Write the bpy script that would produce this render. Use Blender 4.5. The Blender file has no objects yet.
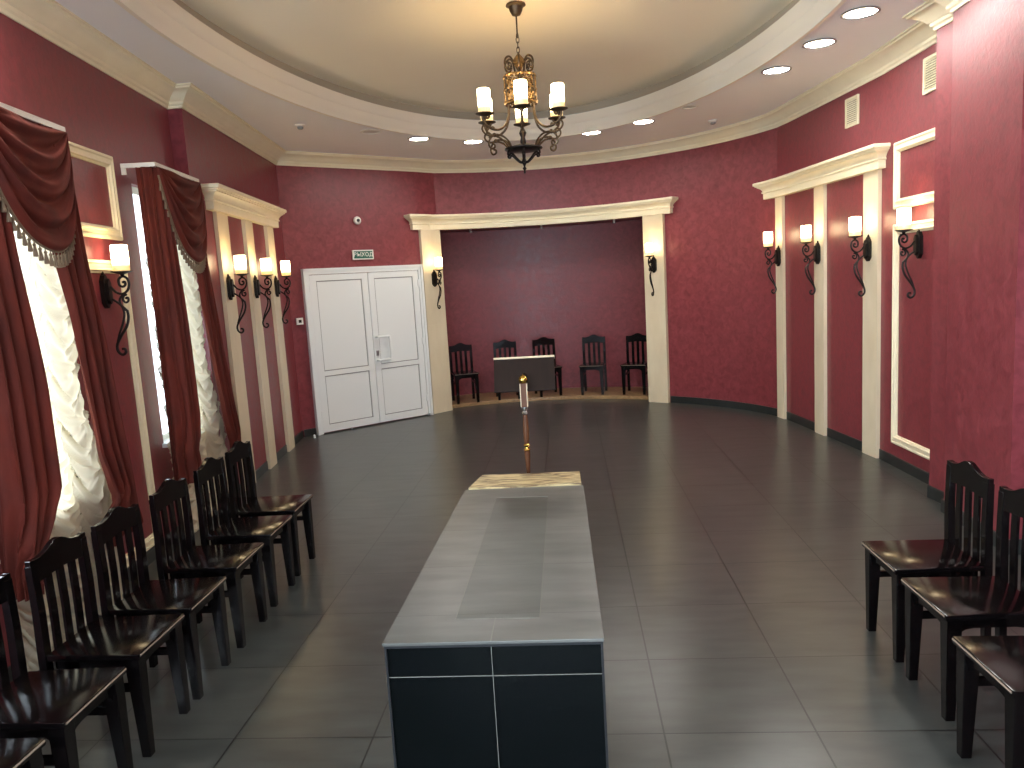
import bpy, bmesh, math, random
from mathutils import Vector, Matrix
random.seed(7)
PI=math.pi
sc=bpy.context.scene
C=sc.collection

# ------------------------------------------------------------------ helpers
def tag(o,label=None,cat=None,group=None,kind=None):
    if label: o['label']=label
    if cat: o['category']=cat
    if group: o['group']=group
    if kind: o['kind']=kind
    return o
def obj(name,bm,mat,parent=None,smooth=True,ang=38,bevel=0):
    if bevel:
        bmesh.ops.remove_doubles(bm,verts=bm.verts,dist=1e-5)
        es=[e for e in bm.edges if len(e.link_faces)==2 and e.calc_face_angle(0)>math.radians(30)]
        bmesh.ops.bevel(bm,geom=es,offset=bevel,segments=2,profile=.6,affect='EDGES',clamp_overlap=True)
    bmesh.ops.recalc_face_normals(bm,faces=bm.faces)
    if smooth:
        for f in bm.faces: f.smooth=True
        for e in bm.edges:
            if len(e.link_faces)!=2 or e.calc_face_angle(0)>math.radians(ang): e.smooth=False
    me=bpy.data.meshes.new(name); bm.to_mesh(me); bm.free()
    o=bpy.data.objects.new(name,me); C.objects.link(o)
    for m in (mat if isinstance(mat,(list,tuple)) else [mat]): me.materials.append(m)
    if parent: o.parent=parent
    return o
def thing(name,label,cat,loc=(0,0,0),rz=0,group=None):
    o=bpy.data.objects.new(name,None); C.objects.link(o)
    o.empty_display_size=.1; o.location=loc; o.rotation_euler=(0,0,rz)
    return tag(o,label,cat,group)
def struct(name,bm,mat,parent=None,**k):
    o=obj(name,bm,mat,parent,**k); o['kind']='structure'; return o
KIDS={}
def kids(o): return [c for c in C.objects if c.parent==o]
def dup(root,loc,rz,label=None,group=None):
    r=root.copy(); C.objects.link(r); r.location=loc; r.rotation_euler=(0,0,rz)
    if label: r['label']=label
    if group: r['group']=group
    for ch in kids(root):
        c=ch.copy(); C.objects.link(c); c.parent=r
        for g in kids(ch):
            d=g.copy(); C.objects.link(d); d.parent=c
    return r
def NB(): return bmesh.new()
def box(bm,c,s,rz=0,M=None):
    mt=Matrix.Translation(c)@Matrix.Rotation(rz,4,'Z')@Matrix.Diagonal((s[0],s[1],s[2],1))
    if M: mt=M@mt
    bmesh.ops.create_cube(bm,size=1,matrix=mt)
def box2(bm,a,b):
    box(bm,[(a[i]+b[i])/2 for i in range(3)],[abs(b[i]-a[i]) for i in range(3)])
def prism(bm,pts,h0,h1,f=lambda x,y,z:(x,y,z)):
    a=[bm.verts.new(f(x,y,h0)) for x,y in pts]; b=[bm.verts.new(f(x,y,h1)) for x,y in pts]
    n=len(pts); bm.faces.new(a[::-1]); bm.faces.new(b)
    for i in range(n): bm.faces.new((a[i],a[(i+1)%n],b[(i+1)%n],b[i]))
def lathe(bm,prof,c=(0,0,0),n=20,caps=True):
    rings=[]
    for r,z in prof:
        rings.append([bm.verts.new((c[0]+r*math.cos(2*PI*i/n),c[1]+r*math.sin(2*PI*i/n),c[2]+z)) for i in range(n)])
    for a,b in zip(rings,rings[1:]):
        for i in range(n): bm.faces.new((a[i],a[(i+1)%n],b[(i+1)%n],b[i]))
    if caps:
        bm.faces.new(rings[0][::-1]); bm.faces.new(rings[-1])
def smooth(pts,k=5):
    P=[Vector(p) for p in pts]; out=[]
    for i in range(len(P)-1):
        p0=P[max(i-1,0)];p1=P[i];p2=P[i+1];p3=P[min(i+2,len(P)-1)]
        for j in range(k):
            t=j/k
            out.append(.5*((2*p1)+(p2-p0)*t+(2*p0-5*p1+4*p2-p3)*t*t+(3*p1-p0-3*p2+p3)*t**3))
    out.append(P[-1]); return out
def tube(bm,pts,rad,n=8):
    P=[Vector(p) for p in pts]; m=len(P)
    R=rad if isinstance(rad,(list,tuple)) else [rad]*m
    rings=[]; up=None
    for i in range(m):
        t=(P[min(i+1,m-1)]-P[max(i-1,0)])
        if t.length<1e-9: t=Vector((0,0,1))
        t.normalize()
        if up is None:
            up=Vector((0,1,0)) if abs(t.y)<.9 else Vector((1,0,0))
        a=up-t*up.dot(t)
        if a.length<1e-6: a=t.orthogonal()
        a.normalize(); b=t.cross(a); up=a
        rings.append([bm.verts.new(P[i]+(a*math.cos(2*PI*j/n)+b*math.sin(2*PI*j/n))*R[i]) for j in range(n)])
    for a,b in zip(rings,rings[1:]):
        for j in range(n): bm.faces.new((a[j],a[(j+1)%n],b[(j+1)%n],b[j]))
    bm.faces.new(rings[0][::-1]); bm.faces.new(rings[-1])
def offs(path,closed=False):
    """mitre vectors, to the right of the direction of travel"""
    n=len(path); out=[]
    def nr(a,b):
        d=Vector((b[0]-a[0],b[1]-a[1])); d.normalize(); return Vector((d.y,-d.x))
    for i in range(n):
        if closed: n1=nr(path[i-1],path[i]); n2=nr(path[i],path[(i+1)%n])
        else:
            n1=nr(path[max(i-1,0)],path[max(i,1)]) if i>0 else nr(path[0],path[1])
            n2=nr(path[i],path[i+1]) if i<n-1 else n1
        s=n1+n2; s=s/max(s.dot(s)/2,.2) if s.length>1e-6 else n1
        out.append(s)
    return out
def sweep(bm,path,prof,closed=False,ends=None):
    """prof: closed polygon of (offset to the right, z)"""
    O=offs(path,closed); rings=[]
    for p,o in zip(path,O):
        rings.append([bm.verts.new((p[0]+o.x*d,p[1]+o.y*d,z)) for d,z in prof])
    m=len(prof); n=len(path)
    for i in range(n if closed else n-1):
        a=rings[i]; b=rings[(i+1)%n]
        for j in range(m): bm.faces.new((a[j],a[(j+1)%m],b[(j+1)%m],b[j]))
    if not closed: bm.faces.new(rings[0][::-1]); bm.faces.new(rings[-1])
def vsweep(bm,loop,prof,M):
    """moulding frame: a closed loop in a plane (y,z); prof (inward offset, height out of the wall)"""
    O=offs(loop,True); rings=[]
    for p,o in zip(loop,O):
        rings.append([bm.verts.new(M@Vector((h,p[0]+o.x*d,p[1]+o.y*d))) for d,h in prof])
    m=len(prof); n=len(loop)
    for i in range(n):
        a=rings[i]; b=rings[(i+1)%n]
        for j in range(m): bm.faces.new((a[j],a[(j+1)%m],b[(j+1)%m],b[j]))
def grid(bm,f,nu,nv):
    V=[[bm.verts.new(f(i/nu,j/nv)) for i in range(nu+1)] for j in range(nv+1)]
    for j in range(nv):
        for i in range(nu): bm.faces.new((V[j][i],V[j][i+1],V[j+1][i+1],V[j+1][i]))
def interp(tab,x):
    if x<=tab[0][0]: return tab[0][1]
    for (a,b),(c,d) in zip(tab,tab[1:]):
        if x<=c:
            t=(x-a)/(c-a); t=t*t*(3-2*t)*.5+t*.5; return b+(d-b)*t
    return tab[-1][1]

# ------------------------------------------------------------------ materials
def lin(r,g,b):
    f=lambda c:(c/255/12.92 if c/255<=.04045 else ((c/255+.055)/1.055)**2.4)
    return (f(r),f(g),f(b),1)
def mat(name,col,rough=.5,metal=0,col2=None,scale=5,detail=4,bump=0,bscale=None,rvar=0,emit=None,spec=.5,coat=0,contrast=(.22,.78),dist=0,stretch=None):
    m=bpy.data.materials.new(name); m.use_nodes=True; nt=m.node_tree; N=nt.nodes; L=nt.links
    b=N['Principled BSDF']
    b.inputs['Base Color'].default_value=col; b.inputs['Roughness'].default_value=rough; b.inputs['Metallic'].default_value=metal
    b.inputs['Specular IOR Level'].default_value=spec
    b.inputs['Coat Weight'].default_value=coat; b.inputs['Coat Roughness'].default_value=.12
    tc=N.new('ShaderNodeTexCoord'); co=tc.outputs['Object']
    if stretch:
        mp=N.new('ShaderNodeMapping'); mp.inputs['Scale'].default_value=stretch; L.new(co,mp.inputs['Vector']); co=mp.outputs['Vector']
    if col2 or rvar:
        n=N.new('ShaderNodeTexNoise'); n.inputs['Scale'].default_value=scale; n.inputs['Detail'].default_value=detail; n.inputs['Distortion'].default_value=dist
        L.new(co,n.inputs['Vector'])
        r=N.new('ShaderNodeValToRGB'); r.color_ramp.elements[0].position=contrast[0]; r.color_ramp.elements[1].position=contrast[1]
        r.color_ramp.elements[0].color=col; r.color_ramp.elements[1].color=col2 or col
        L.new(n.outputs['Fac'],r.inputs['Fac'])
        if col2: L.new(r.outputs['Color'],b.inputs['Base Color'])
        if rvar:
            mr=N.new('ShaderNodeMapRange'); mr.inputs['To Min'].default_value=max(rough-rvar,.02); mr.inputs['To Max'].default_value=rough+rvar
            mr.inputs['From Min'].default_value=.2; mr.inputs['From Max'].default_value=.8
            L.new(n.outputs['Fac'],mr.inputs['Value']); L.new(mr.outputs['Result'],b.inputs['Roughness'])
    if bump:
        n2=N.new('ShaderNodeTexNoise'); n2.inputs['Scale'].default_value=bscale or scale*2; n2.inputs['Detail'].default_value=5; n2.inputs['Distortion'].default_value=dist
        L.new(co,n2.inputs['Vector'])
        bp=N.new('ShaderNodeBump'); bp.inputs['Strength'].default_value=bump; bp.inputs['Distance'].default_value=.01
        L.new(n2.outputs['Fac'],bp.inputs['Height']); L.new(bp.outputs['Normal'],b.inputs['Normal'])
    if emit:
        b.inputs['Emission Color'].default_value=emit[0]; b.inputs['Emission Strength'].default_value=emit[1]
    return m
M_wall=mat('burgundy_plaster',lin(106,40,46),.40,col2=lin(140,63,69),scale=15,detail=5,bump=.16,bscale=26,rvar=.10,dist=.8,contrast=(.22,.80),spec=.5)
M_cream=mat('cream_plaster',lin(240,230,198),.45,col2=lin(232,221,188),scale=6,bump=.02)
M_trav=mat('travertine_panel',lin(222,210,182),.4,col2=lin(204,190,160),scale=5,bump=.02,stretch=(1,1,.35))
M_ceil=mat('ceiling_paint',lin(238,238,238),.55,col2=lin(236,236,235),scale=2)
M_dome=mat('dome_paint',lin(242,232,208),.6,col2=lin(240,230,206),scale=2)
M_base=mat('dark_skirting_tile',lin(32,36,35),.3,col2=lin(42,46,45),scale=8)
M_grout=mat('pale_grout',lin(116,118,112),.7)
M_black=mat('black_lacquered_wood',lin(5,5,6),.14,col2=lin(10,6,6),scale=14,rvar=.02,spec=.24,coat=0,stretch=(1,6,6))
M_edge=mat('worn_edge_highlight',lin(120,106,94),.25)  # wear plus the edge highlight, lightened into the colour
M_iron=mat('dark_wrought_iron',lin(20,16,15),.42,metal=.5,col2=lin(32,25,22),scale=40)
M_bronze=mat('aged_bronze',lin(100,84,64),.42,metal=.8,col2=lin(70,56,42),scale=24)
M_gold=mat('gold_filigree',lin(168,136,92),.36,metal=.85,col2=lin(104,80,50),scale=30)
M_white=mat('white_upvc',lin(226,230,228),.35,spec=.5)
M_whitep=mat('white_paint',lin(228,226,216),.45)
M_gasket=mat('grey_gasket',lin(138,140,138),.6)
M_velvet=mat('rust_velvet',lin(100,28,10),.85,col2=lin(66,17,7),scale=7,detail=4,bump=.10,bscale=60,contrast=(.25,.75),dist=.3,stretch=(1,1,.5))
M_velvet.node_tree.nodes['Principled BSDF'].inputs['Sheen Weight'].default_value=.04
M_velvet.node_tree.nodes['Principled BSDF'].inputs['Sheen Roughness'].default_value=.4
M_velvet.node_tree.nodes['Principled BSDF'].inputs['Sheen Tint'].default_value=lin(230,120,80)
M_fringe=mat('beige_fringe',lin(112,94,74),.7,col2=lin(110,90,70),scale=60)
M_plinth_side=mat('polished_dark_tile',lin(7,11,11),.12,col2=lin(9,12,14),scale=3,spec=.13)
M_chrome=mat('brushed_metal',lin(170,172,174),.3,metal=1)
M_board=mat('dark_walnut_board',lin(38,25,19),.5,col2=lin(28,19,15),spec=.2,scale=6,stretch=(6,1,1))
M_ply=mat('pale_edge_wood',lin(216,200,168),.5)
M_post=mat('turned_post_wood',lin(104,70,46),.4,spec=.25,col2=lin(86,52,36),scale=18,stretch=(1,1,.3))
M_brass=mat('brass',lin(200,168,90),.25,metal=1)
M_green=mat('green_sign',lin(30,96,78),.5)
M_dark=mat('dark_plastic',lin(24,24,26),.4)
M_vent=mat('cream_vent',lin(214,204,172),.5)
M_carpet=mat('niche_floor_marble',lin(176,146,104),.35,col2=lin(120,92,62),scale=9,detail=6,dist=2)
M_recess=mat('shade_toned_recess',lin(168,158,140),.65)  # riser's shade is mixed into this colour, darker than the dome
M_trimd=mat('dark_edge_strip',lin(38,40,42),.4,spec=.2)
M_ring=mat('ivory_ring',lin(238,230,212),.5)
M_lens=mat('frosted_cover',lin(205,200,190),.4)
def glow(name,col,s,bottom=None,zr=None):
    m=bpy.data.materials.new(name); m.use_nodes=True; nt=m.node_tree; N=nt.nodes; L=nt.links
    b=N['Principled BSDF']; b.inputs['Base Color'].default_value=lin(240,225,190); b.inputs['Roughness'].default_value=.4
    b.inputs['Emission Strength'].default_value=s; b.inputs['Emission Color'].default_value=col
    if bottom:
        tc=N.new('ShaderNodeTexCoord'); sx=N.new('ShaderNodeSeparateXYZ'); L.new(tc.outputs['Generated'],sx.inputs[0])
        r=N.new('ShaderNodeValToRGB'); r.color_ramp.elements[0].position=.16; r.color_ramp.elements[1].position=.52; r.color_ramp.interpolation='EASE'
        r.color_ramp.elements[0].color=bottom; r.color_ramp.elements[1].color=col
        L.new(sx.outputs['Z'],r.inputs['Fac']); L.new(r.outputs['Color'],b.inputs['Emission Color'])
    return m
SH=8.5
M_shade=glow('lit_candle_glass',(1,.76,.43,1),SH,(.032,.020,.004,1))
M_down=glow('lit_downlight',(1,.96,.90,1),60)
# floor tiles
def tile_mat(name,c1,c2,cm,sx,sy,ox,oy,rough,mortar=.004,axis='XY'):
    m=bpy.data.materials.new(name); m.use_nodes=True; nt=m.node_tree; N=nt.nodes; L=nt.links
    b=N['Principled BSDF']
    tc=N.new('ShaderNodeTexCoord'); mp=N.new('ShaderNodeMapping'); mp.inputs['Location'].default_value=(-ox,-oy,0)
    L.new(tc.outputs['Object'],mp.inputs['Vector'])
    br=N.new('ShaderNodeTexBrick'); br.offset=0; br.squash=1
    br.inputs['Scale'].default_value=1; br.inputs['Brick Width'].default_value=sx; br.inputs['Row Height'].default_value=sy
    br.inputs['Mortar Size'].default_value=mortar; br.inputs['Mortar Smooth'].default_value=.1; br.inputs['Bias'].default_value=0
    br.inputs['Color1'].default_value=c1; br.inputs['Color2'].default_value=c2; br.inputs['Mortar'].default_value=cm
    L.new(mp.outputs['Vector'],br.inputs['Vector'])
    n=N.new('ShaderNodeTexNoise'); n.inputs['Scale'].default_value=5; n.inputs['Detail'].default_value=4; n.inputs['Roughness'].default_value=.5; n.inputs['Distortion'].default_value=0
    mp2=N.new('ShaderNodeMapping'); mp2.inputs['Scale'].default_value=(.6,2.2,1); L.new(tc.outputs['Object'],mp2.inputs['Vector'])
    L.new(mp2.outputs['Vector'],n.inputs['Vector'])
    mx=N.new('ShaderNodeMix'); mx.data_type='RGBA'; mx.blend_type='MULTIPLY'; mx.inputs[0].default_value=1
    r=N.new('ShaderNodeMapRange'); r.inputs['From Min'].default_value=.2; r.inputs['From Max'].default_value=.8; r.inputs['To Min'].default_value=.62; r.inputs['To Max'].default_value=1.38
    L.new(n.outputs['Fac'],r.inputs['Value']); L.new(br.outputs['Color'],mx.inputs[6]); L.new(r.outputs['Result'],mx.inputs[7])
    L.new(mx.outputs[2],b.inputs['Base Color'])
    r2=N.new('ShaderNodeMapRange'); r2.inputs['From Min'].default_value=.2; r2.inputs['From Max'].default_value=.8; r2.inputs['To Min'].default_value=rough-.05; r2.inputs['To Max'].default_value=rough+.07
    b.inputs['Roughness'].default_value=rough
    bp=N.new('ShaderNodeBump'); bp.inputs['Strength'].default_value=.35; bp.inputs['Distance'].default_value=.002; bp.invert=True
    L.new(br.outputs['Fac'],bp.inputs['Height'])
    bp2=N.new('ShaderNodeBump'); bp2.inputs['Strength'].default_value=.03; bp2.inputs['Distance'].default_value=.002
    L.new(n.outputs['Fac'],bp2.inputs['Height']); L.new(bp.outputs['Normal'],bp2.inputs['Normal']); L.new(bp2.outputs['Normal'],b.inputs['Normal'])
    return m
TX,TY=.584,.578
M_floor=tile_mat('slate_floor_tiles',lin(64,66,63),lin(58,61,59),lin(24,25,24),TX,TY,.297,3.923,.28)
M_top=tile_mat('plinth_top_tiles',lin(90,92,88),lin(86,88,85),lin(72,74,71),4,.5,2,.22,.34,.003)
M_inset=tile_mat('plinth_inset_tiles',lin(76,80,76),lin(73,77,74),lin(62,65,62),4,.5,2,.22,.36,.003)
# gold veined strip
M_strip=mat('gold_veined_marble',lin(206,190,142),.4,col2=lin(104,84,54),scale=16,detail=7,dist=1.5,stretch=(.35,2,2),contrast=(.42,.62))
M_strip_edge=mat('pale_gold_edge',lin(226,204,150),.4)
# sheer
M_sheer=bpy.data.materials.new('cream_sheer'); M_sheer.use_nodes=True
nt=M_sheer.node_tree; N=nt.nodes; L=nt.links; N.remove(N['Principled BSDF'])
out=N['Material Output']; d=N.new('ShaderNodeBsdfDiffuse'); t=N.new('ShaderNodeBsdfTranslucent'); tr=N.new('ShaderNodeBsdfTransparent')
d.inputs[0].default_value=lin(222,214,190); t.inputs[0].default_value=lin(228,218,190); tr.inputs[0].default_value=(1,1,1,1)
m1=N.new('ShaderNodeMixShader'); m1.inputs[0].default_value=.36; m2=N.new('ShaderNodeMixShader'); m2.inputs[0].default_value=.10
L.new(d.outputs[0],m1.inputs[1]); L.new(t.outputs[0],m1.inputs[2]); L.new(m1.outputs[0],m2.inputs[1]); L.new(tr.outputs[0],m2.inputs[2]); L.new(m2.outputs[0],out.inputs[0])
# glass
M_glass=bpy.data.materials.new('window_glass'); M_glass.use_nodes=True
nt=M_glass.node_tree; N=nt.nodes; L=nt.links; N.remove(N['Principled BSDF'])
tr=N.new('ShaderNodeBsdfTransparent'); gl=N.new('ShaderNodeBsdfGlossy'); gl.inputs['Roughness'].default_value=.02
mx=N.new('ShaderNodeMixShader'); mx.inputs[0].default_value=.06
L.new(tr.outputs[0],mx.inputs[1]); L.new(gl.outputs[0],mx.inputs[2]); L.new(mx.outputs[0],N['Material Output'].inputs[0])

# ------------------------------------------------------------------ layout
H_C=3.35; H_CEIL=3.5; T=.14
AC=(-.40,8.05)                                   # centre of the rounded end
def arc(a0,a1,R0,R1,n):
    return [(AC[0]+(R0+(R1-R0)*i/n)*math.cos(math.radians(a0+(a1-a0)*i/n)),AC[1]+(R0+(R1-R0)*i/n)*math.sin(math.radians(a0+(a1-a0)*i/n))) for i in range(n+1)]
def LW(y): return (-3.163-.13*(y-6.1),y)          # window wall face
LRZ=math.atan2(.1289,.9916)
def PW(y): return (-3.05-.1254*(y-6.15),y)        # left portal wall face
PRZ=math.atan2(.1254,1)
K=(-3.42,9.10); E_=(-2.0,10.385)
A0=123.2; A1=53.4
RW=[(2.475,9.07),(2.53,8.80),(2.655,7.85),(2.775,6.90),(2.815,5.71)]
PIER=[(2.65,5.70),(2.69,5.36),(2.583,5.34),(2.565,4.52)]
RW2=[(2.85,4.51),(3.0,-3.0)]
def frm(px,py,rz,z=0): return Matrix.Translation((px,py,z))@Matrix.Rotation(rz,4,'Z')

# floor
bm=NB(); box2(bm,(-4.2,-3.2,-.1),(3.6,13,0)); struct('floor',bm,M_floor,smooth=False)

# walls: the room lies to the right when going from left wall round the far end to the right wall
WP=[(-T,0),(0,0),(0,H_CEIL),(-T,H_CEIL)]
def wallsweep(name,path,prof=WP,ext=True,mat=M_wall):
    bm=NB(); sweep(bm,path,prof); return struct(name,bm,mat,smooth=True,ang=20)
# left wall with window openings
WINS=[(-.77,-.06),(1.25,1.96),(3.27,3.98),(5.29,6.0)]
bm=NB()
Ml=frm(*LW(0),LRZ); sc_=1/.9916
ys=[-3.1]+[v for w in WINS for v in w]+[6.32]
ys=[y*sc_ for y in ys]
for i in range(len(ys)-1):
    if i%2==0: box(bm,(-T/2,(ys[i]+ys[i+1])/2,H_CEIL/2),(T,ys[i+1]-ys[i],H_CEIL),M=Ml)
    else:
        box(bm,(-T/2,(ys[i]+ys[i+1])/2,.37),(T,ys[i+1]-ys[i],.74),M=Ml)
        box(bm,(-T/2,(ys[i]+ys[i+1])/2,(2.65+H_CEIL)/2),(T,ys[i+1]-ys[i],H_CEIL-2.65),M=Ml)
bmesh.ops.remove_doubles(bm,verts=bm.verts,dist=1e-5)
struct('wall_left',bm,M_wall,smooth=False)
# projecting portal wall, door wall, rounded wall, right wall
bm=NB(); prism(bm,[(-3.05,6.15),(-3.42,9.10),(-3.60,9.10),(-3.40,6.15)],0,H_CEIL); struct('wall_left_portal',bm,M_wall,smooth=False)
wallsweep('wall_door_side',[K,E_])
AL=[E_,arc(A0,A0-5.4,2.93,2.93,2)[-1]]; ARR=arc(A1+5.6,A1,2.95,2.95,2)
wallsweep('wall_far_right',ARR[0:1]+ARR[1:]+arc(A1,19.5,2.95,3.05,14)[1:])
wallsweep('wall_far_left',AL)
hd=arc(A0-5.4,A1+5.6,2.93,2.95,20)
wallsweep('wall_above_niche',hd,[(-T,2.57),(0,2.57),(0,H_CEIL),(-T,H_CEIL)])
wallsweep('wall_right',RW)
bm=NB(); prism(bm,[PIER[0],PIER[1],PIER[2],PIER[3],(2.95,4.52),(2.95,5.70)][::-1],0,H_CEIL); struct('wall_right_pier',bm,M_wall,smooth=False)
wallsweep('wall_right_near',RW2)
bm=NB()
for x0,x1,z0,z1 in ((-3.0,-1.6,0,H_CEIL),(1.8,3.2,0,H_CEIL),(-1.6,1.8,0,.1),(-1.6,1.8,2.8,H_CEIL)): box2(bm,(x0,-3.2,z0),(x1,-3.0,z1))
struct('wall_back',bm,M_wall,smooth=False)
bm=NB()
for x0,x1,z0,z1 in ((-1.6,-1.54,.1,2.8),(1.74,1.8,.1,2.8),(-1.54,1.74,.1,.16),(-1.54,1.74,2.74,2.8),(-.48,-.42,.16,2.74),(.62,.68,.16,2.74)): box2(bm,(x0,-3.14,z0),(x1,-3.06,z1))
wfb=struct('window_5',bm,M_white,smooth=False)  # unseen window, added to let in fill light from behind
bm=NB(); box2(bm,(-1.54,-3.103,.16),(1.74,-3.097,2.74)); struct('pane',bm,M_glass,wfb,smooth=False)
# niche
NR=3.92; NA0,NA1=A0-5.0,A1+5.2
bp_=arc(NA0+1,NA1-1,NR,NR,24)
wallsweep('wall_niche',[ (AC[0]+3.07*math.cos(math.radians(NA0)),AC[1]+3.07*math.sin(math.radians(NA0)))]+arc(NA0,NA1,NR,NR,24)+[(AC[0]+3.09*math.cos(math.radians(NA1)),AC[1]+3.09*math.sin(math.radians(NA1)))],[(-.1,0),(0,0),(0,2.66),(-.1,2.66)])
def sector(bm,a0,a1,r0,r1,z0,z1,n=24):
    pts=arc(a0,a1,r0,r0,n)+arc(a1,a0,r1,r1,n)
    prism(bm,pts,z0,z1)
bm=NB(); sector(bm,NA0,NA1,3.05,NR,0,.05); struct('floor_niche_step',bm,M_carpet,smooth=False,bevel=.006)
bm=NB(); sector(bm,NA0,NA1,3.06,NR+.05,2.60,2.66); struct('ceiling_niche',bm,M_wall,smooth=False)

# ceiling with oval opening
OC=(-.30,5.30); OA,OB=2.18,4.08
def oval(k=0,n=96,da=0): return [(OC[0]+(OA+k)*math.cos(2*PI*i/n),OC[1]+(OB+k)*math.sin(2*PI*i/n)) for i in range(n)]
bm=NB()
n=96; inn=oval(.03); rect=[]
for i in range(n):
    c,s=math.cos(2*PI*i/n),math.sin(2*PI*i/n); cands=[]
    if abs(c)>1e-9: cands.append(((3.6 if c>0 else -4.2)-OC[0])/c)
    if abs(s)>1e-9: cands.append(((13. if s>0 else -3.2)-OC[1])/s)
    t=min(cands); rect.append((OC[0]+c*t,OC[1]+s*t))
for z0,z1 in ((H_CEIL,H_CEIL+.04),):
    A=[[bm.verts.new((x,y,z)) for x,y in P] for z in (z0,z1) for P in (inn,rect)]
    for i in range(n):
        j=(i+1)%n
        bm.faces.new((A[0][i],A[0][j],A[1][j],A[1][i])); bm.faces.new((A[2][i],A[3][i],A[3][j],A[2][j]))
        bm.faces.new((A[0][i],A[2][i],A[2][j],A[0][j])); bm.faces.new((A[1][i],A[1][j],A[3][j],A[3][i]))
struct('ceiling',bm,M_ceil,smooth=False)
ZT=3.80
bm=NB(); op=oval(.14); prism(bm,op,ZT,ZT+.04); struct('ceiling_dome',bm,M_dome,smooth=False)
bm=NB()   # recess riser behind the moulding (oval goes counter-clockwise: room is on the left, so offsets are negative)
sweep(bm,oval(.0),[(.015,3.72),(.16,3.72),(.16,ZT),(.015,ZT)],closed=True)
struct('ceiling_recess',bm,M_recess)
bm=NB()
sweep(bm,oval(.0),[(.04,3.49),(.03,3.478),(-.005,3.475),(-.012,3.50),(-.02,3.53),(-.028,3.545),(-.028,3.60),(-.04,3.615),(-.045,3.65),(-.052,3.68),(-.054,3.70),(.0,3.712),(.04,3.71)],closed=True)
struct('trim_1',bm,M_ring)

# crown moulding
crown=[(0,H_C),(.012,H_C),(.016,H_C+.02),(.03,H_C+.03),(.034,H_C+.05),(.045,H_C+.055),(.06,H_C+.075),(.09,H_C+.10),(.12,H_C+.118),(.135,H_C+.122),(.14,H_C+.135),(.155,H_C+.138),(.155,H_CEIL),(0,H_CEIL)]
cpath=[LW(-3.0),LW(6.15),(-3.05,6.15),K,E_]+arc(A0-5.4,A1,2.93,2.95,24)+arc(A1,19.5,2.95,3.05,14)[1:]+RW[1:]+PIER+[(2.85,4.52),(3.0,-3.0)]
bm=NB(); sweep(bm,cpath,crown); struct('trim_3',bm,M_cream,ang=30)
# baseboards
bprof=[(0,0),(.014,0),(.014,.088),(.010,.092),(0,.092)]
def base(name,path):
    bm=NB(); sweep(bm,path,bprof); struct(name,bm,M_base,smooth=False)
base('baseboard_left',[LW(-2.98),LW(6.14)])
for a,b in ((6.17,6.60),(6.935,7.43),(7.725,8.24),(8.545,9.085)): base('baseboard_left_portal',[PW(a),PW(b)])
base('baseboard_door',[(-3.405,9.115),(-3.288,9.2205)])
base('baseboard_right',arc(A1-.3,19.5,2.95,3.05,14)+[(2.478,9.06)])
def RX(y):
    for (x0,y0),(x1,y1) in zip(RW,RW[1:]):
        if y1<=y<=y0: return x0+(x1-x0)*(y-y0)/(y1-y0)
    return 2.8
for a,b in ((8.88,8.145),(7.90,7.17),(6.895,5.73)): base('baseboard_right',[(RX(a),a)]+[p for p in RW if b<p[1]<a]+[(RX(b),b)])
base('baseboard_right_pier',PIER+[(2.84,4.52)])
base('baseboard_right_near',[(2.85,4.50),(3.0,-2.98)])

# ------------------------------------------------------------------ portals
def pilaster(path_pts,d,ztop,label,group):
    bm=NB()
    sweep(bm,path_pts,[(0,.0),(d,.0),(d,ztop),(0,ztop)])
    o=obj('pilaster',bm,M_trav,smooth=False); tag(o,label,'pilaster',group)
    for z in (.62,1.25,1.88):
        bm=NB(); sweep(bm,path_pts,[(d-.001,z),(d+.0006,z),(d+.0006,z+.004),(d-.001,z+.004)]); obj('panel_joint',bm,M_vent,o,smooth=False)
    return o
PT=2.57
pg='left portal pilasters'
for a,b,l in ((6.62,6.92,'cream pilaster of the left portal nearest to the velvet curtains'),(7.45,7.71,'middle cream pilaster of the three in the left portal'),(8.26,8.53,'cream pilaster of the left portal nearest to the white door')):
    pilaster([PW(a),PW(b)],.035,PT,l,pg)
pg='right portal pilasters'
for a,b,l in ((9.06,8.90,'cream pilaster of the right portal farthest from the black chairs'),(8.13,7.92,'middle cream pilaster of the three in the right portal'),(7.155,6.91,'cream pilaster of the right portal nearest to the burgundy pier')):
    pilaster([(RX(a),a),(RX(b),b)],.035,PT,l,pg)
LP0=Vector(AL[0]).lerp(Vector(AL[1]),.03); LP1=Vector(AL[1])
pilaster([tuple(LP0),tuple(LP1)],.05,PT,'cream pilaster between the white door and the niche','niche pilasters')
pilaster(arc(A1+5.9,A1,2.95,2.95,3),.06,PT,'cream pilaster at the right side of the niche','niche pilasters')
def cornice_prof(z0,h,d):
    q=[(0,0),(.3,0),(.32,.04),(.32,.34),(.42,.36),(.44,.39),(.42,.43),(.36,.44),(.38,.50),(.48,.60),(.64,.68),(.74,.71),(.74,.75),(.86,.76),(.88,.82),(.98,.84),(1,.86),(1,.97),(.97,1),(0,1)]
    return [(a*d,z0+b*h) for a,b in q]
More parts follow.
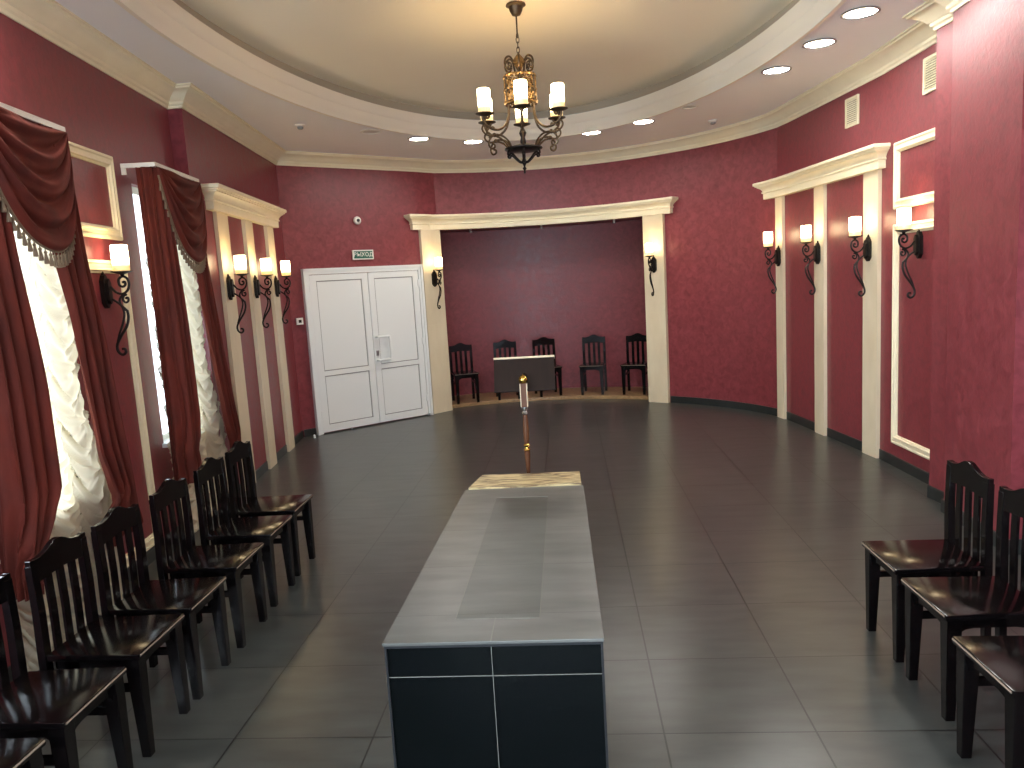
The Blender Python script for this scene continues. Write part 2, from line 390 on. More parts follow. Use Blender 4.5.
def cornice(path,z0,h,d,label,over=.12):
    """with mitred returns at both ends"""
    prof=cornice_prof(z0,h,d); bm=NB()
    def nrm(a,b): v=Vector((b[0]-a[0],b[1]-a[1])).normalized(); return Vector((v.y,-v.x)),v
    n0,v0=nrm(path[0],path[1]); n1,v1=nrm(path[-2],path[-1])
    p0=Vector(path[0]); p1=Vector(path[-1])
    # returns go back into the wall
    full=[tuple(p0-n0*.001),tuple(p0+n0*.03)]+[tuple(Vector(p)+o*.03) for p,o in list(zip(path,offs(path)))[1:-1]]+[tuple(p1+n1*.03),tuple(p1-n1*.001)]
    sweep(bm,full,prof)
    # core
    sweep(bm,path,[(0,z0),(.03,z0),(.03,z0+h),(0,z0+h)])
    o=obj('cornice',bm,M_cream,ang=25); tag(o,label,'cornice'); return o
cornice([PW(6.50),PW(8.62)],PT,.21,.125,'cream stepped cornice over the three pilasters of the left portal')
cornice([(2.43,9.20),(2.475,9.07),(RX(8.80),8.80),(RX(7.85),7.85),(RX(6.88),6.88)],PT,.195,.125,'cream stepped cornice over the three pilasters of the right portal')
cornice([(-2.055,10.335),E_]+arc(A0-2.2,A1-1.6,2.93,2.95,28),PT,.20,.13,'long curved cream cornice above the niche opening')

# ------------------------------------------------------------------ wall frames (moulded panels)
fp=[(0,0),(0,.012),(.008,.022),(.02,.024),(.028,.016),(.052,.016),(.058,.026),(.066,.028),(.072,.016),(.084,.010),(.084,0)]
def wall_frame(M,y0,y1,z0,z1,label,group):
    bm=NB(); vsweep(bm,[(y0,z0),(y0,z1),(y1,z1),(y1,z0)],fp,M)
    o=obj('wall_frame',bm,M_cream,ang=25); tag(o,label,'wall moulding',group); return o
ML=frm(*LW(0),LRZ)
fg='moulded wall frames'
wall_frame(ML,4.32*sc_,5.01*sc_,2.23,2.79,'small cream moulded frame high on the wall between the two curtained windows',fg)
wall_frame(ML,4.32*sc_,5.01*sc_,.10,2.09,'tall cream moulded frame under the small one between the two curtained windows',fg)
Rm=Vector((2.815-2.775,5.71-6.90)).normalized()
# right wall frame: local x points into the room, local y towards the camera
nv=Vector((Rm.y,-Rm.x)); RRZ=math.atan2(nv.y,nv.x)
MR=frm(2.775,6.90,RRZ)
wall_frame(MR,.24,1.17,2.20,2.745,'small cream moulded frame high on the right wall beside the pier',fg)
wall_frame(MR,.24,1.17,.20,2.08,'tall cream moulded frame on the right wall behind the fourth sconce',fg)

# ------------------------------------------------------------------ windows
for k,(a,b) in enumerate(WINS):
    M=frm(*LW(0),LRZ); a*=sc_; b*=sc_
    bm=NB()
    z0,z1=.74,2.65; w=.055
    for (ya,yb,za,zb) in ((a,a+w,z0,z1),(b-w,b,z0,z1),(a+w,b-w,z0,z0+w),(a+w,b-w,z1-w,z1),((a+b)/2-.03,(a+b)/2+.03,z0+w,z1-w)):
        box(bm,(-.085,(ya+yb)/2,(za+zb)/2),(.06,yb-ya,zb-za),M=M)
    wf=struct('window_%d'%(k+1),bm,M_white,smooth=False)
    bm=NB(); box(bm,(-.085,(a+b)/2,(z0+z1)/2),(.006,b-a-2*w,z1-z0-2*w),M=M); struct('pane',bm,M_glass,wf,smooth=False)
    bm=NB(); box(bm,(-.01,(a+b)/2,z0-.0),(.10,b-a+.06,.03),M=M); struct('sill',bm,M_white,wf,smooth=False)

# ------------------------------------------------------------------ curtains
def curtain_set(idx,y0,names):
    ox,oy=LW(y0); root=(ox,oy)
    RM=frm(ox,oy,LRZ)
    def mk(name,f,nu,nv,mat,label,cat,group,thick=0.004):
        bm=NB(); grid(bm,lambda u,v:f(u,v),nu,nv)
        o=obj(name,bm,mat,smooth=True,ang=70); o.location=(ox,oy,0); o.rotation_euler=(0,0,LRZ)
        if thick:
            s=o.modifiers.new('s','SOLIDIFY'); s.thickness=thick; s.offset=0
        tag(o,label,cat,group); return o
    # rod with its return
    rt=thing('curtain_rod',names[0],'curtain rod',(ox,oy,0),LRZ,'curtain rods')
    bm=NB(); box2(bm,(.0,-.145,2.735),(.235,-.12,2.765)); box2(bm,(.205,-.145,2.735),(.235,.73,2.765)); obj('track',bm,M_whitep,rt,smooth=False,bevel=.003)
    bm=NB(); box2(bm,(0,-.14,2.69),(.03,-.125,2.74)); obj('bracket',bm,M_whitep,rt,smooth=False)
    bm=NB(); box2(bm,(0,.70,2.735),(.21,.73,2.76)); obj('bracket',bm,M_whitep,rt,smooth=False)
    rnd=random.Random(idx*11+3)
    # left panel: wraps the return of the rod
    inner=[(.46,-.07),(.60,-.05),(.68,.01),(.78,.10),(.92,.20),(1.4,.20),(2.1,.125),(2.72,.09)] if idx==0 else [(.48,.05),(.60,.05),(.70,.02),(.78,.09),(.95,.12),(1.4,.10),(2.1,.08),(2.72,.07)]
    def left(u,v):
        z=.46+v*2.275; s1=interp(inner,z)
        # plan path: wall side -> rod corner -> inner edge
        L1=.11; L2=(s1+.13); tot=L1+L2; p=u*tot
        if p<L1: x,y=.10+p,-.135
        else: x,y=.215,-.135+(p-L1)
        amp=.016+.012*(1-v)
        fold=amp*math.sin(u*2*PI*4.5+.5*math.sin(v*3))+.006*math.sin(u*40+v*5)
        flare=.02*math.sin(v*PI)*u
        return (x+ (fold if p>=L1 else 0)+flare, y+(fold*.8 if p<L1 else 0), z)
    mk('velvet_curtain',left,60,50,M_velvet,names[1],'curtain','velvet curtain panels')
    innr=[(.46,.84),(.58,.87),(.70,.79),(.87,.72),(1.2,.64),(1.5,.57),(1.8,.51),(2.15,.49),(2.72,.50)]
    outr=[(.46,1.02),(.63,1.05),(1.0,.94),(1.4,.84),(2.2,.745),(2.72,.73)]
    if idx==0:
        innr=[(.46,.66),(.62,.60),(.70,.76),(.80,.70),(1.0,.62),(1.7,.55),(2.15,.47),(2.72,.47)]
        outr=[(.46,1.02),(.60,.98),(1.4,.88),(2.2,.79),(2.72,.74)]
    def right(u,v):
        z=.46+v*2.275; a=interp(innr,z); b=interp(outr,z)
        z-=.05*math.sin(u*PI*3)*(1-v)**4
        y=a+(b-a)*u
        fold=(.020+.012*(1-v))*math.sin(u*2*PI*3.2+.6*math.sin(v*4+1))+.006*math.sin(u*31+v*7)
        x=.212+fold+.012*math.sin(v*PI)*(1-u)
        return (x,y,z)
    mk('velvet_curtain',right,48,50,M_velvet,names[2],'curtain','velvet curtain panels')
    # sheer, ruched in festoons
    def sheer(u,v):
        z=.03+v*2.62; s=-.09+u*(.89+.17*max(0,min(1,(1.25-z)/.6)))+.012*math.sin(z*8)
        c=u*3; ph=abs((c%1)-.5)*2       # 1 on the gathers, 0 mid-festoon
        q=1.0 if z<2.0 else max(0,(2.5-z)/.5)
        zz=z*7.2+1.15*(1-ph*ph)*1.0+.35*math.sin(u*9+z*1.7)
        r=(zz%1); sag=math.sin(r*PI)**.7
        x=.095+q*(.035*sag*(1.05-ph)+.014*math.sin(zz*2*PI*2+u*17)+.008*math.sin(u*37+z*23))-.012*ph*q
        s+=q*.012*math.sin(zz*2*PI+u*6)
        x+=max(0,s-.74)*(.18 if idx else 0)
        return (x,s,z+q*.012*math.sin(u*29+zz*3))
    mk('sheer_curtain',sheer,90,230,M_sheer,names[3],'sheer curtain','white sheer curtains',0)
    # swag
    B=smooth([(-.13,2.735,0),(-.03,2.50,0),(.08,2.29,0),(.22,2.15,0),(.40,2.09,0),(.54,2.12,0),(.63,2.24,0),(.68,2.44,0),(.70,2.735,0)],8)
    nB=len(B)-1
    def swagp(t,v):
        i=min(int(t*nB),nB-1); f=t*nB-i; b=B[i].lerp(B[i+1],f)
        te=-.13+.865*(t**.8)
        y=te+(b.x-te)*v; z=2.735+(b.y-2.735)*v
        w=math.sin(PI*min(max(t,0),1))**.6
        x=.238+.035*w*math.sin(v*PI*.85)+w*(.020*math.sin(v*2*PI*4.6+.9*math.cos(t*5))+.007*math.sin(v*2*PI*10+t*6))
        return (x,y,z)
    sw=mk('velvet_swag',lambda u,v:swagp(u,1-v),64,70,M_velvet,names[4],'swag','velvet swags',.005)
    bm=NB(); tube(bm,[Vector(swagp(i/50*.93,1.0)) for i in range(2,51)],.008,6); br_=obj('braid',bm,M_fringe,sw)
    first=None
    for i in range(32):
        t=.05+i*.88/31; p=Vector(swagp(t,1.0))
        if first is None:
            bm=NB(); lathe(bm,[(.002,0),(.003,-.016),(.009,-.024),(.006,-.034),(.011,-.066),(.012,-.082),(.004,-.084)],n=8)
            first=obj('tassel',bm,M_fringe,br_); tt=first
        else:
            tt=first.copy(); C.objects.link(tt); tt.parent=br_
        tt.location=p
curtain_set(0,3.27,['white curtain rod over the nearer left window','left rust velvet panel of the nearer window, at the picture edge','right rust velvet panel of the nearer window, beside the single sconce','cream ruched sheer in the nearer window behind the black chair backs','rust velvet swag with tasselled fringe over the nearer window, cut by the picture edge'])
curtain_set(1,5.29,['white curtain rod over the farther left window, showing its end return','narrow straight rust velvet panel of the farther window beside the bare glass','right rust velvet panel of the farther window beside the left portal','cream ruched sheer in the farther window','rust velvet swag with fringe over the farther window, seen whole'])

# ------------------------------------------------------------------ door
DO=Vector((-3.263,9.197)); DE=Vector((-1.985,10.345)); du=(DE-DO); DL=du.length; du.normalize()
DRZ=math.atan2(-du.x,du.y)  # local x = into room
DRZ=math.atan2(du.y,du.x)-PI/2
MD=frm(DO.x,DO.y,DRZ)
def df(f): return f*DL
door=NB()
def bb(bm,y0,y1,z0,z1,x0,x1): box(bm,((x0+x1)/2,(y0+y1)/2,(z0+z1)/2),(x1-x0,y1-y0,z1-z0),M=MD)
bb(door,0,df(.045),0,2.10,-.03,.03); bb(door,DL-df(.04),DL,0,2.10,-.03,.03); bb(door,0,DL,2.025,2.10,-.03,.03)
bb(door,.0,df(.045)*.5,0,2.10,.03,.042); bb(door,DL-df(.02),DL,0,2.10,.03,.042); bb(door,0,DL,2.07,2.10,.03,.042)
dr=struct('door_1',door,M_white,smooth=False,bevel=.004)
def leaf(f0,f1,zb,first):
    y0,y1=df(f0)+.004,df(f1)-.004; bm=NB(); st=.085
    za,zc=.018,2.02
    bb(bm,y0,y0+st,za,zc,-.02,.022); bb(bm,y1-st,y1,za,zc,-.02,.022); bb(bm,y0+st,y1-st,za,za+.09,-.02,.022); bb(bm,y0+st,y1-st,zc-.075,zc,-.02,.022); bb(bm,y0+st,y1-st,.74,.80,-.02,.022)
    lf=struct('door_leaf',bm,M_white,dr,smooth=False,bevel=.004)
    for a,b in ((za+.09,.74),(.80,zc-.075)):
        bm=NB(); bb(bm,y0+st+.012,y1-st-.012,a+.012,b-.012,-.01,.010); struct('door_panel',bm,M_white,lf,smooth=False)
        bm=NB(); bb(bm,y0+st,y1-st,a,b,-.012,.006); struct('gasket',bm,M_gasket,lf,smooth=False)
    for z in (.25,1.05,1.85):
        bm=NB(); yy=y0 if first else y1
        bb(bm,yy-.014,yy+.014,z-.045,z+.045,.02,.034); struct('hinge',bm,M_white,lf,smooth=False)
    return lf
l1=leaf(.045,.515,0,True); l2=leaf(.515,.96,0,False)
bm=NB(); zc0,zc1=.86,1.17; ya,yb=df(.54),df(.645)
pts=[(.022,ya,zc1),(.07,ya,zc1),(.07,ya+.02,zc1),(.07,yb-.03,zc1-.0),(.07,yb,zc1-.03),(.07,yb,zc0+.03),(.07,yb-.03,zc0),(.07,ya+.02,zc0),(.07,ya,zc0),(.022,ya,zc0)]
tube(bm,[MD@Vector(p) for p in smooth(pts,3)],.017,8); struct('door_handle',bm,M_white,l2)
bm=NB(); bb(bm,ya-.012,ya+.025,.92,.99,.02,.035); tube(bm,[MD@Vector((.03,ya+.006,.955)),MD@Vector((.05,ya+.006,.955))],.008,8); struct('lock',bm,M_chrome,l2)
for f in (.26,.955):
    bm=NB(); lathe(bm,[(.012,0),(.012,.03),(.006,.036)],c=MD@Vector((.07,df(f),0)),n=10); o=obj('door_stop',bm,M_chrome); tag(o,'small metal stop on the floor under the %s door leaf'%('left' if f<.5 else 'right'),'door stop')
bm=NB(); lathe(bm,[(.016,0),(.014,.03),(.006,.045)],c=(-3.24,9.02,0),n=10); o=obj('door_stop',bm,M_white); tag(o,'small white stop on the floor left of the white door','door stop')
# wall plane behind the door: local x=-.02
sg=thing('exit_sign','small white framed exit sign above the white double door','sign',MD@Vector((-.02,df(.50),2.255)),DRZ)
bm=NB(); box2(bm,(0,-.15,-.062),(.022,.15,.062)); obj('casing',bm,M_whitep,sg,smooth=False,bevel=.004)
bm=NB(); box2(bm,(.0222,-.134,-.046),(.0245,.134,.046)); obj('sign_face',bm,M_green,sg,smooth=False)
cu=bpy.data.curves.new('lettering','FONT'); cu.body='ВЫХОД'; cu.size=.072; cu.extrude=.001; cu.align_x='CENTER'; cu.align_y='CENTER'; cu.space_character=1.05; cu.offset=.0012
tx=bpy.data.objects.new('tmp',cu); C.objects.link(tx); bpy.context.view_layer.update()
me=bpy.data.meshes.new_from_object(tx.evaluated_get(bpy.context.evaluated_depsgraph_get())); bpy.data.objects.remove(tx)
lt=bpy.data.objects.new('lettering',me); C.objects.link(lt); lt.parent=sg; lt.rotation_euler=(PI/2,0,PI/2); lt.location=(.0255,0,0); me.materials.clear(); me.materials.append(M_whitep)
cam_t=thing('security_camera','round white dome camera with dark centre high above the exit sign','camera',MD@Vector((-.02,df(.478),2.695)),DRZ)
bm=NB(); lathe(bm,[(.052,0),(.052,.012),(.044,.028),(.02,.034)],n=24); bmesh.ops.rotate(bm,matrix=Matrix.Rotation(PI/2,3,'Y'),verts=bm.verts); obj('housing',bm,M_whitep,cam_t)
bm=NB(); lathe(bm,[(.022,.03),(.02,.044),(.008,.052)],n=18); bmesh.ops.rotate(bm,matrix=Matrix.Rotation(PI/2,3,'Y'),verts=bm.verts); obj('lens',bm,M_dark,cam_t)
cb=thing('alarm_button','small white square call point left of the white door','alarm button',MD@Vector((-.02,df(-.052),1.46)),DRZ)
bm=NB(); box2(bm,(0,-.042,-.042),(.035,.042,.042)); obj('casing',bm,M_whitep,cb,smooth=False,bevel=.004)
bm=NB(); box2(bm,(.0352,-.018,-.018),(.038,.018,.018)); obj('push_plate',bm,M_board,cb,smooth=False)

# ------------------------------------------------------------------ sconces
def sp(l,k=4): return [Vector(((330-x)*.00138+.026,0,(355-y)*.0016)) for x,y in [ (p[0],p[1]) for p in [tuple(q)[:2] for q in smooth([(a,b,0) for a,b in l],k)]]]
def make_sconce(loc,rz,label,group):
    t=thing('wall_sconce',label,'wall lamp',loc,rz,group)
    bm=NB()
    hexp=[(-.036,-.07),(-.036,.07),(-.012,.105),(0,.112),(.012,.105),(.036,.07),(.036,-.07),(.012,-.098),(0,-.105),(-.012,-.098)]
    prism(bm,hexp,0,.028,lambda x,y,z:(z,x,y)); prism(bm,[(a*.66,b*.75) for a,b in hexp],.028,.048,lambda x,y,z:(z,x,y))
    lathe(bm,[(.004,0),(.011,.012),(.008,.02),(.003,.03)],c=(.012,0,.105),n=8)
    obj('back_plate',bm,M_iron,t,smooth=False)
    bm=NB()
    tube(bm,sp([(255,322),(245,318),(243,330),(255,338),(270,330),(270,308),(250,297),(230,308),(226,332),(238,355),(262,366),(290,358),(312,335)]),.0082,6)
    tube(bm,sp([(250,386),(240,382),(238,394),(250,402),(262,392),(258,376),(244,370),(230,380),(228,395)][:7]+[(262,372),(278,392),(272,415),(252,434)]),.0075,6)
    tube(bm,sp([(312,385),(285,402),(250,434)]),.0075,6)
    armo=obj('scroll_arm',bm,M_iron,t)
    bm=NB()
    a=sp([(250,432),(248,462),(261,497),(290,533),(312,564),(317,588),(307,606),(291,611),(279,601),(283,588),(295,588)])
    tube(bm,a,[.0085]*8+[.009]*(len(a)-8),6)
    tube(bm,sp([(272,412),(264,445),(277,485),(298,526),(312,560)]),.007,6)
    obj('tail_scroll',bm,M_iron,t)
    cx_=.026+(330-252)*.00138
    bm=NB(); lathe(bm,[(.006,0),(.010,.008),(.014,.018),(.052,.030),(.066,.034),(.066,.038),(.04,.038),(.012,.036)],c=(cx_,0,.088),n=24); obj('drip_dish',bm,M_iron,armo)
    bm=NB(); z0=.127; h=.165
    lathe(bm,[(.046,z0),(.050,z0+.004),(.051,z0+h*.5),(.050,z0+h-.004),(.047,z0+h),(.043,z0+h-.004),(.043,z0+.02)],c=(cx_,0,0),n=28,caps=False)
    lathe(bm,[(.044,z0+.01),(.044,z0+.012)],c=(cx_,0,0),n=28)
    obj('candle_shade',bm,M_shade,t)
    return t
# left single
lx,ly=LW(4.667)
s0=make_sconce((lx,ly,1.885),LRZ,'single wrought iron wall sconce between the two curtained windows',None)
del_=None
def pp(y,off=.036):
    x,yy=PW(y); n=Vector((math.cos(PRZ),math.sin(PRZ))); return (x+n.x*off,yy+n.y*off,1.885)
for y,l in ((6.71,'wrought iron sconce on the left portal pilaster nearest to the curtains'),(7.56,'wrought iron sconce on the middle pilaster of the left portal'),(8.37,'wrought iron sconce on the left portal pilaster nearest to the white door')):
    dup(s0,pp(y),PRZ,l,'sconces on the left portal')
def rp(y,off):
    for (x0,y0),(x1,y1) in zip(RW,RW[1:]):
        if y1<=y<=y0:
            v=Vector((x1-x0,y1-y0)).normalized(); n=Vector((v.y,-v.x)); return (RX(y)+n.x*off,y+n.y*off,1.89),math.atan2(n.y,n.x)
for y,off,l,g in ((8.97,.036,'wrought iron sconce on the right portal pilaster farthest from the pier','sconces on the right portal'),(8.02,.036,'wrought iron sconce on the middle pilaster of the right portal','sconces on the right portal'),(7.04,.036,'wrought iron sconce on the right portal pilaster nearest to the tall wall frame','sconces on the right portal'),(6.22,.0,'wrought iron sconce on the wall frames beside the burgundy pier',None)):
    p,rz=rp(y,off); o=dup(s0,p,rz,l,g)
lv=(LP1-LP0).normalized(); ln=Vector((lv.y,-lv.x)); lm=(LP0+LP1)/2+ln*.051
dup(s0,(lm.x,lm.y,1.89),math.atan2(ln.y,ln.x),'wrought iron sconce on the pilaster between the door and the niche','sconces beside the niche')
for a,R,l in ((A1+2.85,2.95-.061,'wrought iron sconce on the pilaster right of the niche'),):
    r=math.radians(a); dup(s0,(AC[0]+R*math.cos(r),AC[1]+R*math.sin(r),1.90),r+PI,l,'sconces beside the niche')

# ------------------------------------------------------------------ chandelier
S=1.036; CH=(-.27,5.80)
def Z(z): return 1.8+(z-1.8)*S
ch=thing('chandelier','bronze and gold six-arm chandelier with lit candle shades under the oval ceiling','chandelier',(CH[0],CH[1],0))
bm=NB(); lathe(bm,[(.070,ZT),(.074,ZT-.012),(.054,ZT-.022),(.046,ZT-.05),(.030,ZT-.078),(.008,ZT-.086)][::-1],n=24); obj('canopy',bm,M_bronze,ch)
bm=NB(); lathe(bm,[(.006,Z(3.52)),(.006,ZT-.08)],n=10); lathe(bm,[(.004,Z(3.50)),(.011,Z(3.51)),(.009,Z(3.53))],n=10); obj('rod',bm,M_bronze,ch)
for i in range(4):
    zc=Z(3.49)-i*.036; bm=NB()
    r=[]; 
    for j in range(13):
        a=2*PI*j/12; r.append((.011*math.cos(a) if i%2==0 else 0,.011*math.cos(a) if i%2 else 0,zc+.024*math.sin(a)))
    tube(bm,r,.0035,6); obj('chain_link',bm,M_bronze,ch)
bm=NB(); lathe(bm,[(.006,Z(3.40)),(.012,Z(3.39)),(.03,Z(3.372)),(.05,Z(3.345)),(.052,Z(3.33)),(.03,Z(3.31)),(.014,Z(3.28)),(.02,Z(3.25)),(.012,Z(3.23))][::-1],n=20); obj('crown_dome',bm,M_gold,ch)
def rz_(pts,a,k=4):
    c,s=math.cos(a),math.sin(a); return [Vector((p[0]*c,p[0]*s,p[1])) for p in smooth([(x,z,0) for x,z in pts],k)]
def cr(px,py): return ((px-322)*.00136*S, Z(3.039-(py-331)*.00118))
angs=[math.radians(a+3) for a in (90,30,-30,-90,-150,150)]
for a in angs:    # top scrolls
    bm=NB()
    q=[(.035,3.262),(.042,3.30),(.05,3.345),(.075,3.372),(.105,3.36),(.118,3.325),(.105,3.292),(.08,3.285),(.065,3.302),(.07,3.325),(.088,3.33),(.09,3.315)]
    tube(bm,rz_([(r*S*.98,Z(z)) for r,z in q],a),.0075,6); obj('top_scroll',bm,M_bronze,ch)
RB=.112*S
for z in (3.24,3.055):
    bm=NB(); tube(bm,[Vector((RB*math.cos(2*PI*i/48),RB*math.sin(2*PI*i/48),Z(z))) for i in range(49)],.009,6); obj('band_ring',bm,M_gold,ch)
rnd=random.Random(4)
for k in range(6):     # filigree panel between two bars
    bm=NB(); a0=angs[k]+math.radians(4); 
    def cyl(u,z): 
        aa=angs[k]-math.radians(60)*u; return Vector((RB*math.cos(aa),RB*math.sin(aa),Z(z)))
    for (u,zc,s,hd_) in ((.28,3.19,1,1),(.72,3.19,-1,1),(.28,3.11,1,-1),(.72,3.11,-1,-1),(.5,3.15,1,1),(.5,3.21,-1,-1),(.5,3.09,1,1)):
        pts=[]
        for i in range(17):
            t=i/16; th=t*3.4*PI; r=.034*(1-t*.8); pts.append(cyl(u+s*r*math.cos(th)/.115*.95*.9,zc+hd_*r*math.sin(th)))
        tube(bm,pts,.0048,5)
    for (u,z) in ((.15,3.15),(.5,3.15),(.85,3.15),(.5,3.235),(.5,3.07),(.2,3.23),(.8,3.23),(.2,3.075),(.8,3.075)):
        bmesh.ops.create_icosphere(bm,subdivisions=1,radius=.011,matrix=Matrix.Translation(cyl(u,z)))
    obj('filigree_panel',bm,M_gold,ch)
for a in angs:
    bm=NB()
    bar=[(RB,Z(3.25)),(RB,Z(3.15))]+[cr(x,y) for x,y in ((400,305),(400,380),(418,440),(455,474),(500,476),(538,452),(556,415),(550,385),(530,380),(516,396),(524,414),(538,410))]
    tube(bm,rz_(bar,a),.0085,7)
    low=[cr(x,y) for x,y in ((396,575),(408,545),(440,515),(480,506),(515,515),(545,505),(562,480),(552,455),(532,455),(524,472),(534,484))]
    tube(bm,rz_(low,a),.0075,6)
    l2_=[cr(x,y) for x,y in ((400,590),(425,555),(460,525),(500,515),(520,535),(528,565),(515,588),(496,584),(494,566),(508,560))]
    tube(bm,rz_(l2_,a),.0075,6)
    for x,y in ((500,470),(492,510)):
        r,z=cr(x,y); c,s=math.cos(a),math.sin(a)
        bmesh.ops.create_icosphere(bm,subdivisions=2,radius=.016,matrix=Matrix.Translation((r*c,r*s,z)))
    arm=obj('arm',bm,M_bronze,ch)
    rr=.298*S; x,y=rr*math.cos(a),rr*math.sin(a)
    z0=Z(2.955)
    bm=NB(); lathe(bm,[(.006,-.03),(.010,-.02),(.018,-.004),(.056,.010),(.068,.014),(.068,.018),(.03,.018)],c=(x,y,z0),n=22); obj('drip_dish',bm,M_bronze,arm)
    bm=NB(); h=.168; b0=z0+.02
    lathe(bm,[(.044,b0),(.047,b0+.004),(.047,b0+h-.004),(.044,b0+h),(.040,b0+h-.004),(.040,b0+.02)],c=(x,y,0),n=26,caps=False)
    lathe(bm,[(.040,b0+.01),(.040,b0+.012)],c=(x,y,0),n=26)
    obj('candle_shade',bm,M_shade,arm)
bm=NB(); lathe(bm,[(.006,Z(2.70)),(.010,Z(3.06)),(.02,Z(3.07)),(.008,Z(3.24))],n=10)
lathe(bm,[(.012,Z(2.755)),(.024,Z(2.79)),(.016,Z(2.82)),(.028,Z(2.85)),(.012,Z(2.89))],n=14)
obj('centre_stem',bm,M_iron,ch)
bm=NB(); lathe(bm,[(.04,Z(2.725)),(.125,Z(2.728)),(.142,Z(2.738)),(.142,Z(2.746)),(.12,Z(2.75)),(.05,Z(2.77)),(.012,Z(2.775))],n=32)
obj('hub_dish',bm,M_iron,ch)
bm=NB()
for k in range(6):
    tube(bm,rz_([(r*S,Z(z)) for r,z in ((.125,2.725),(.132,2.70),(.118,2.692),(.108,2.705),(.09,2.70),(.065,2.675),(.035,2.65),(.012,2.645))],angs[k]),.0085,6)
lathe(bm,[(.003,Z(2.565)),(.009,Z(2.578)),(.006,Z(2.588)),(.016,Z(2.602)),(.006,Z(2.616)),(.013,Z(2.632)),(.022,Z(2.645)),(.012,Z(2.67)),(.014,Z(2.72))],n=14)
obj('finial',bm,M_iron,ch)

# ------------------------------------------------------------------ ceiling lights, detectors
def downlight(x,y,label,lit=True,r=.105,group='round ceiling spotlights'):
    t=thing('downlight' if lit else 'ceiling_cover',label,'ceiling light' if lit else 'ceiling cover',(x,y,H_CEIL),0,group)
    bm=NB(); lathe(bm,[(r,0),(r+.022,-.004),(r+.024,-.010),(r+.004,-.014),(r,-.006)],n=32,caps=False); obj('trim_ring',bm,M_chrome if lit else M_whitep,t)
    bm=NB(); lathe(bm,[(.005,-.006),(r,-.005),(r,-.001)],n=32); obj('diffuser',bm,M_down if lit else M_lens,t)
    return t
dl=['lit round ceiling spotlight nearest to the burgundy pier','lit round ceiling spotlight, second from the pier','lit round ceiling spotlight, third from the pier','lit round ceiling spotlight, fourth from the pier','lit round ceiling spotlight just right of the chandelier hub','lit round ceiling spotlight just left of the chandelier hub','lit round ceiling spotlight farthest left, towards the white door']
for (x,y),l in zip([(2.12,5.66),(2.06,6.33),(1.93,7.06),(.96,8.90),(.385,9.33),(-1.04,9.33),(-1.62,8.90)],dl): downlight(x,y,l)
for x,y,l in ((2.14,4.9,'round ceiling spotlight just past the picture edge over the pier'),(2.0,3.3,'round ceiling spotlight over the right row of chairs'),(1.5,1.9,'round ceiling spotlight right of the camera'),(-2.75,5.3,None),(-2.5,3.4,'round ceiling spotlight over the left row of chairs'),(-2.0,1.9,'round ceiling spotlight left of the camera'),(-.3,.6,'round ceiling spotlight behind the camera')):
    if l: downlight(x,y,l)
downlight(-2.03,8.31,'unlit pale round cover on the ceiling left of the lit spotlights',False,.095,'unlit ceiling covers')
downlight(1.37,8.28,'unlit pale round cover on the ceiling right of the chandelier',False,.07,'unlit ceiling covers')
for x,y,l in ((-2.62,7.75,'small white smoke detector on the ceiling above the left portal'),(1.78,9.16,'small white smoke detector on the ceiling right of the spotlights')):
    t=thing('smoke_detector',l,'smoke detector',(x,y,H_CEIL),0,'smoke detectors')
    bm=NB(); lathe(bm,[(.05,0),(.05,-.012),(.042,-.018),(.034,-.019)],n=20); obj('base',bm,M_whitep,t)
    bm=NB(); lathe(bm,[(.030,-.019),(.030,-.036),(.022,-.044),(.008,-.046)],n=20); obj('sensor_head',bm,M_gasket,t)

# vents on the right wall under the crown
def vent(y0,y1,z0,z1,label):
    p,rz=rp((y0+y1)/2,0); w=abs(y1-y0)
    t=thing('air_vent',label,'air vent',(p[0],p[1],z0),rz,'air vents')
    h=z1-z0; bm=NB(); f=.022
    for a,b,c,d_ in ((-w/2,-w/2+f,0,h),(w/2-f,w/2,0,h),(-w/2+f,w/2-f,0,f),(-w/2+f,w/2-f,h-f,h)): box2(bm,(0,a,c),(.016,b,d_))
    obj('vent_frame',bm,M_vent,t,smooth=False,bevel=.002)
    bm=NB(); box2(bm,(.0005,-w/2+f,f),(.002,w/2-f,h-f)); obj('backing',bm,M_dark,t,smooth=False)
    k=12; bm=NB()
    for i in range(k):
        z=f+(h-2*f)*(i+.5)/k
        box(bm,(.009,0,z),(.012,w-2*f,.009))
    obj('louvre',bm,M_vent,t,smooth=False)
vent(7.53,7.29,3.03,3.29,'cream louvred air vent high above the tall wall frame, the one farther from the pier')
vent(6.20,5.92,3.02,3.28,'cream louvred air vent tucked against the burgundy pier')
# niche spots
for a,l in ((108,'small spotlight at the left end under the niche cornice'),(88.5,'small spotlight at the middle under the niche cornice'),(68.5,'small spotlight at the right end under the niche cornice')):
    r=math.radians(a); x,y=AC[0]+3.04*math.cos(r),AC[1]+3.04*math.sin(r)
    t=thing('niche_spotlight',l,'spotlight',(x,y,2.57),r,'niche spotlights')
    bm=NB(); lathe(bm,[(.018,-.008),(.018,0)],n=14); obj('mount',bm,M_whitep,t)
    bm=NB(); lathe(bm,[(.016,-.05),(.026,-.045),(.024,-.02),(.010,-.006)],n=16); obj('spot_head',bm,M_chrome,t)

